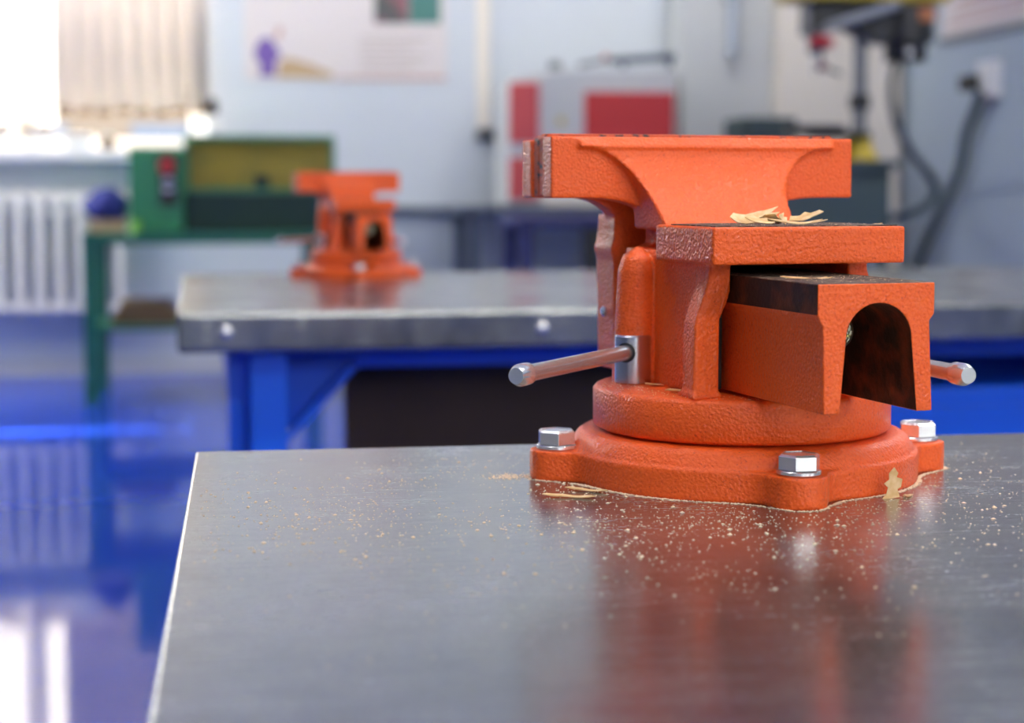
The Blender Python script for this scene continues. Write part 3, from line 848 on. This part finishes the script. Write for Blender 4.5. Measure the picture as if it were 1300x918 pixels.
# machine
QY = 8.42
q = lambda px: wx(px, QY)
rm = empty('bench_machine', (q(750), QY, zb_), 0, 'white machine with red panels and dark top bars behind the near jaw', 'machine')
ox = rm.location.x; Z = lambda px, py: wzp(px, py, QY)-zb_
bm = new()
P = [(q(645)-ox, .0), (q(645)-ox, Z(645, 108)), (q(660)-ox, Z(660, 98)), (q(700)-ox, Z(700, 90)), (q(858)-ox, Z(858, 88)), (q(858)-ox, .0)]
prism(bm, P, 0, .45, lambda u, v, a: (u, a, v)); body = build('housing', bm, M['greyw'], rm, bevel=.015, seg=3)
bx('side_panel', M['red_haze'], rm, q(646)-ox, q(684)-ox, -.012, .001, Z(660, 182), Z(660, 106), bevel=.008)
bx('side_panel', M['red_haze'], rm, q(646)-ox, q(684)-ox, -.012, .001, Z(660, 254), Z(660, 200), bevel=.008)
bx('door_panel', M['red'], rm, q(741)-ox, q(854)-ox, -.014, .001, Z(800, 236), Z(800, 118), bevel=.006)
bx('base_plinth', M['cream'], rm, q(690)-ox, q(858)-ox, -.03, .001, 0.001, Z(700, 248), bevel=.004)
bx('badge', M['dyellow'], rm, q(708)-ox, q(716)-ox, -.004, .001, Z(712, 160), Z(712, 150), bevel=.001)
bm = new(); tube(bm, [(q(776)-ox, .05, Z(776, 78)), (q(858)-ox, .05, Z(858, 73))], .02, 14); tb1 = build('top_bar', bm, M['slate'], rm)
for px, y0 in ((793, 112), (853, 88)):
    bm = new(); tube(bm, [(q(px)-ox, .05, Z(px, 90)-.02), (q(px)-ox, .05, Z(px, 76))], .012, 10); build('bar_post', bm, M['slate'], rm)
bm = new(); tube(bm, [(q(738)-ox, .08, Z(738, 83)), (q(778)-ox, .05, Z(778, 76))], .013, 10); build('link_rod', bm, M['iron_grey'], rm)
bm = new(); lathe(bm, [(0, 0), (.03, 0), (.035, .03), (.03, .05), (0, .06)], 20, q(709)-ox, .1); kb = build('knob', bm, M['iron_grey'], rm); kb.location = (0, 0, Z(709, 90)-.005)
bm = new(); lathe(bm, [(0, 0), (.012, 0), (.016, .02), (0, .03)], 16, q(770)-ox, .05); kb = build('knob', bm, M['red'], rm); kb.location = (0, 0, Z(770, 78)+.005)

# ---- pillar, cupboard
bm = new(); box(bm, wx(863, 8.72), wx(978, 8.72), 8.72, YB-.036, 0, ZC-.001); o = build('pillar', bm, M['greyw'], bevel=.01); o['kind'] = 'structure'
pp = empty('pipe', (wx(928, 8.66), 8.66, 0), 0, 'short bluish vertical pipe on the pale pillar', 'pipe')
bm = new(); tube(bm, [(0, 0, wzp(928, 72, 8.66)), (0, 0, ZC-.01)], .03, 16); build('pipe_body', bm, M['dado'], pp)
bx('pipe_clip', M['iron_grey'], pp, -.035, .035, -.01, .058, 1.9, 1.93, bevel=.002)
cb = empty('cupboard', ((wx(988, 8.6)+wx(1141, 8.6))/2, 8.6, 0), 0, 'tall cream cupboard behind the drill press', 'cupboard')
w = (wx(1141, 8.6)-wx(988, 8.6))/2
bx('carcass', M['cream'], cb, -w, w, .02, .44, .05, 2.3, bevel=.004)
for s in (-1, 1):
    a, b = (-w+.003, -.002) if s < 0 else (.002, w-.003)
    dr = bx('door', M['cream'], cb, a, b, 0, .02, .06, 2.29, bevel=.003); bx('handle', M['steel'], dr, s*.03-.008, s*.03+.008, -.02, 0, 1.05, 1.17, bevel=.003)
bx('plinth', M['black'], cb, -w+.01, w-.01, .03, .42, 0, .05)

# ---- drill press on its stand
DY = 6.35
st_top = wzp(1095, 205, DY)
s0, s1 = wx(975, DY-.25), wx(1140, DY-.25)
sd_ = empty('machine_stand', ((s0+s1)/2, DY, 0), 0, 'dark teal steel stand under the drill press', 'stand')
w = (s1-s0)/2
bx('stand_body', M['teal'], sd_, -w+.02, w-.02, -.22, .22, .04, st_top-.03, bevel=.006)
bx('stand_top', M['teal'], sd_, -w, w, -.25, .25, st_top-.03, st_top, bevel=.004)
bx('plinth', M['black'], sd_, -w+.04, w-.04, -.2, .2, 0, .04)
dd = bx('door', M['teal'], sd_, -w+.05, w-.05, -.232, -.22, .1, st_top-.1, bevel=.004); bx('handle', M['steel'], dd, w-.12, w-.10, -.25, -.232, .6, .72)
cX = wx(1088, DY); dp = empty('drill_press', (cX, DY, st_top), 0, 'black and yellow drill press with red feed knobs, right background', 'drill press')
q = lambda px, Y=DY: wx(px, Y)-cX
Z = lambda px, py, Y=DY: wzp(px, py, Y)-st_top
bm = new(); lathe(bm, [(0, 0), (.07, 0), (.072, .012), (.066, .03), (.05, .05), (.045, .11), (0, .11)], 36)
bm2 = bm; build('base_flange', bm2, M['dyellow'], dp, angle=40)
bm = new(); lathe(bm, [(0, .03), (.027, .03), (.027, Z(1088, 15)), (0, Z(1088, 15))], 28); build('column', bm, M['iron_grey'], dp)
bm = new(); lathe(bm, [(0, 0), (.036, 0), (.04, .006), (.04, .05), (.036, .056), (0, .056)], 24); o = build('collar', bm, M['black'], dp); o.location = (0, 0, Z(1088, 140))
# work table
tx = q(1026)
bm = new(); lathe(bm, [(0, 0), (.10, 0), (.115, .008), (.115, .03), (.11, .034), (0, .034)], 40, tx, -.06); wt = build('work_table', bm, M['black'], dp); wt.location = (0, 0, Z(1026, 172))
z = Z(1026, 165); bx('table_bracket', M['black'], wt, tx, .02, -.08, .02, -.012, .012)
# head
hx = q(1026)
bm = new(); prism(bm, [(q(1018), Z(1018, 48)), (q(1018), Z(1018, 6)), (q(1125), Z(1125, 6)), (q(1125), Z(1125, 60)), (q(1098), Z(1098, 56)), (q(1070), Z(1070, 40)), (q(1040), Z(1040, 44))], -.07, .07, lambda u, v, a: (u, a, v)); hd = build('head_casting', bm, M['iron_grey'] if False else M['black'], dp, bevel=.008)
bm = new(); prism(bm, [(q(990), -.10), (q(1000), -.12), (q(1180), -.12), (q(1190), -.09), (q(1190), .09), (q(1180), .12), (q(1000), .12), (q(990), .09)], Z(1090, 7), Z(1090, -34), lambda u, v, a: (u, v, a)); build('belt_cover', bm, M['dyellow'], dp, bevel=.012, seg=3)
bm = new(); lathe(bm, [(0, 0), (.035, 0), (.075, .004), (.08, .012), (.08, .07), (.105, .075), (.105, .215), (0, .215)], 32, q(1145), 0); mo = build('motor', bm, M['black'], dp); mo.location = (0, 0, Z(1145, 82))
bx('motor_label', M['copper'], mo, q(1148), q(1168), -.109, -.100, .15, .20, bevel=.001)
bm = new(); lathe(bm, [(0, -.002), (.015, -.002), (.015, .004), (0, .004)], 16); 
o = build('vent_cap', bm, M['greyw'], mo); o.location = (q(1140), -.079, .035); o.rotation_euler = (R(90), 0, 0)
bm = new(); lathe(bm, [(0, 0), (.012, 0), (.022, .01), (.022, .05), (.028, .055), (.028, .12), (.034, .125), (.034, .26), (0, .26)], 28, hx, -.03); ch = build('chuck', bm, M['iron_grey'], dp); ch.location = (0, 0, Z(1026, 72))
bm = new(); tube(bm, [(hx, -.03, Z(1026, 100)), (hx, -.03, Z(1026, 70))], .005, 10); build('drill_bit', bm, M['steel'], ch).location = (0, 0, -Z(1026, 72))
# feed lever and knobs
bm = new(); tube(bm, [(q(1033), -.11, Z(1033, 42)), (q(1122), -.11, Z(1122, 12))], .018, 12); lv = build('feed_lever', bm, mat('grey_lever', (.22, .24, .28), .4), dp)
bm = new(); lathe(bm, [(0, 0), (.03, 0), (.046, .012), (.05, .03), (.03, .045), (0, .05)], 24, q(1027), -.11); o = build('feed_knob', bm, M['red'], dp); o.location = (0, 0, Z(1027, 67))
bm = new(); tube(bm, [(q(1027), -.11, Z(1027, 95)), (q(1027), -.11, Z(1027, 40))], .009, 10); build('feed_spoke', bm, M['iron_grey'], dp)
bm = new(); bmesh.ops.create_uvsphere(bm, u_segments=16, v_segments=10, radius=.02); o = build('lever_ball', bm, mat('dark_red_ball', (.15, .01, .02), .4), dp, angle=180); o.location = (q(1028), -.11, Z(1028, 88))
bm = new(); tube(bm, [(q(1028), -.11, Z(1028, 88)), (q(1052), -.11, Z(1052, 98))], .007, 8); build('feed_spoke', bm, M['teal'], dp)
# low dark box left of the drill press
o = empty('tool_box', (wx(957, 8.3), 8.2, 0), 0, 'dark teal metal cabinet in front of the pale pillar', 'cabinet')
w = (wx(992, 8.1)-wx(925, 8.1))/2; hz = wzp(957, 150, 8.1)
bx('cabinet_body', M['teal'], o, -w, w, -.15, .2, .05, hz, bevel=.006); bx('plinth', M['black'], o, -w+.02, w-.02, -.13, .18, 0, .05); bx('cabinet_door', M['teal'], o, -w+.02, w-.02, -.16, -.15, .1, hz-.04, bevel=.003)

# ---- ceiling lamps; left row and right one are added fill
fill_left = emit_mat('fill_diffuser_left', (1, .95, .87), 42); fill_wall = emit_mat('fill_diffuser_wall', (1, .97, .92), 46); lamp_near = emit_mat('lamp_diffuser_near', (1, .95, .88), 50); fill_right = emit_mat('fill_diffuser_right', (1, .96, .9), 45)
LAMPS = [(-3.0, 6.2, .16, .67, fill_left, 'added fill light in left row, farthest from the back window'), (-3.0, 7.6, .16, .67, fill_left, 'added middle fill light of the left row'),
         (-2.4, 8.3, .16, .67, fill_left, 'added fill light in left row, right before the back window'),  # left row added out of view to brighten the back of the room
         (.60, 1.05, 1.35, .045, lamp_near, 'long ceiling lamp over the near bench'), (.60, -.9, 1.35, .045, lamp_near, 'long ceiling lamp by the front windows'),
         (3.0, 4.3, .16, .67, fill_right, 'added fill light before the drill press')]  # right one added out of view to lift the dark right side
for x, y, hw, hl, gm, lab in LAMPS:
    lp = empty('ceiling_lamp_or_fill', (x, y, ZC), 0, lab, 'lamp', 'fluorescent ceiling lamps')
    bx('housing', M['white'], lp, -hw-.01, hw+.01, -hl-.01, hl+.01, -.06, -.001, bevel=.004)
    bx('diffuser', gm, lp, -hw, hw, -hl, hl, -.075, -.06, bevel=.004)
for x, lab in ((-2.0, 'added hooded fill light facing the window side of the back wall'), (0, 'added hooded fill light facing the poster'), (2.0, 'added hooded fill light facing the pillar')):
    lp = empty('wall_fill_light', (x, 7.45, ZC), 0, lab, 'lamp', 'added hooded fill lights for the back wall')  # added out of view to brighten the back wall
    bx('housing', M['white'], lp, -.62, .62, -.12, .10, -.16, -.001, bevel=.006)
    bx('diffuser', fill_wall, lp, -.58, .58, .1005, .112, -.15, -.02, bevel=.002)
# ---- right wall: socket, plug, cables, board
def onR(px, py, off=0):
    X = XR-off; Y = wy(px, X); return (X, Y, wz(py, X, Y))
a = onR(1256, 103); Yc, Zc = a[1], a[2]
so = empty('wall_socket', (XR, Yc, Zc), 0, 'white wall socket with dark plug on the right wall', 'socket')
hy = abs(onR(1245, 100)[1]-onR(1269, 100)[1])/2
bx('socket_box', M['white'], so, -.035, -.0005, -hy, hy, -.08, .085, bevel=.006)
bx('lower_cover', mat('mauve_cover', (.2, .17, .22), .5), so, -.038, -.034, -hy*.8, hy*.3, -.105, -.07, bevel=.002)
pg = bx('power_plug', M['black'], None, XR-.09, XR-.036, onR(1246, 100)[1]-.03, onR(1236, 100)[1]+.02, Zc-.045, Zc+.03, bevel=.012, seg=3)
tag(pg, 'black power plug in the white socket on the right wall', 'plug')
bm = new(); P = smooth_path([onR(a_, b_, .05) for a_, b_ in ((1240, 118), (1236, 135), (1223, 170), (1216, 215), (1196, 262), (1172, 315), (1150, 370))]+[(XR-.05, onR(1140, 400, .05)[1], .5), (XR-.07, onR(1136, 400, .05)[1], .026), (XR-.3, onR(1136, 400, .05)[1]-.1, .026)], 10)
tube(bm, P, .024, 12); tag(build('power_cable', bm, M['cable'], angle=180), 'thick slate cable hanging from the plug down the right wall', 'cable', 'slate cables by the right wall')
LP = ((1138, 70, 6.45), (1128, 105, 6.6), (1132, 150, 6.9), (1150, 188, 7.3), (1177, 222, 7.7), (1186, 244, 7.8), (1172, 264, 7.7), (1140, 276, 7.4), (1112, 282, 7.1), (1096, 330, 6.95))
bm = new(); P = smooth_path([(wx(a_, c_), c_, wzp(a_, b_, c_)) for a_, b_, c_ in LP]+[(wx(1094, 6.9), 6.9, .3), (wx(1094, 6.9), 6.9, .024), (wx(1060, 7.2), 7.2, .024)], 10)
tube(bm, P, [.010+.012*min(1, i/40) for i in range(len(P))], 12); tag(build('power_cable', bm, M['cable'], angle=180), 'looping slate cable hanging from the drill press motor', 'cable', 'slate cables by the right wall')
y0 = onR(1192, 30)[1]; y1 = onR(1420, 30)[1]; z0 = onR(1192, 51)[2]
brd = empty('poster', (XR, (y0+y1)/2, 0), 0, 'beige printed board with dark lower edge on the right wall', 'poster', 'posters')
h = abs(y0-y1)/2
bx('sheet', M['paper'], brd, -.008, -.0005, -h, h, z0, z0+.9, bevel=.001)
bx('lower_edge', M['iron_grey'], brd, -.02, -.0005, -h, h, z0-.03, z0, bevel=.002)
for i in range(9):
    bx('printed_lines', M['pinkish'], brd, -.0092, -.008, -h*.95, h*.9-(i % 3)*.06, z0+.05+i*.05, z0+.066+i*.05, bevel=0)

# =================================================================================================
#  LIGHT, WORLD, CAMERA
# =================================================================================================
wd = bpy.data.worlds.new('World'); scene.world = wd; wd.use_nodes = True
nt = wd.node_tree; N = nt.nodes; L = nt.links; bg = N['Background']
tc = N.new('ShaderNodeTexCoord'); sp = N.new('ShaderNodeSeparateXYZ'); rp = N.new('ShaderNodeValToRGB')
L.new(tc.outputs['Generated'], sp.inputs[0]); L.new(sp.outputs['Z'], rp.inputs['Fac'])
rp.color_ramp.elements[0].position = 0.0; rp.color_ramp.elements[0].color = (1, .95, .88, 1)
rp.color_ramp.elements[1].position = .6; rp.color_ramp.elements[1].color = (.85, .92, 1, 1)
L.new(rp.outputs['Color'], bg.inputs['Color']); bg.inputs['Strength'].default_value = 7.0
def portal(x, y, z, sx, sz, rot):
    l = bpy.data.lights.new('daylight_portal', 'AREA'); l.shape = 'RECTANGLE'; l.size = sx; l.size_y = sz; l.cycles.is_portal = True
    o = bpy.data.objects.new('daylight_portal', l); COL.objects.link(o); o.location = (x, y, z); o.rotation_euler = rot
for a, b, z, w in RW: portal(XR+.30, (a+b)/2, (z+w)/2, b-a, w-z, (R(90), 0, R(90)))
for a, b, z, w in FW: portal((a+b)/2, YF-.30, (z+w)/2, b-a, w-z, (R(90), 0, R(180+180)) )
portal((wb0+wb1)/2, YB+.30, (zs0+zs1)/2, wb1-wb0, zs1-zs0, (R(90), 0, R(180)))
sun = bpy.data.lights.new('sun', 'SUN'); sun.energy = 115; sun.angle = R(.6); sun.color = (1, .95, .86)
so = bpy.data.objects.new('sun', sun); COL.objects.link(so)
dv = Vector((.86, -2.0, -1.19)); so.rotation_euler = dv.to_track_quat('-Z', 'Y').to_euler()

cam = bpy.data.cameras.new('camera'); co = bpy.data.objects.new('camera', cam); COL.objects.link(co)
co.location = (0, 0, HC); co.rotation_euler = (R(90-4.52), 0, -TH)
cam.sensor_width = 36; cam.lens = F/1300*36; cam.shift_y = -45/1300
cam.clip_start = .01; cam.clip_end = 300
cam.dof.use_dof = True; cam.dof.focus_distance = .735; cam.dof.aperture_fstop = (cam.lens/1000)/.0075; cam.dof.aperture_blades = 0
scene.camera = co
vs = scene.view_settings; vs.view_transform = 'Standard'; vs.look = 'None'; vs.gamma = 1; vs.use_curve_mapping = False; vs.exposure = 0
scene.cycles.use_denoising = True
scene.cycles.max_bounces = 10; scene.cycles.diffuse_bounces = 5; scene.cycles.glossy_bounces = 5
scene.cycles.sample_clamp_indirect = 8
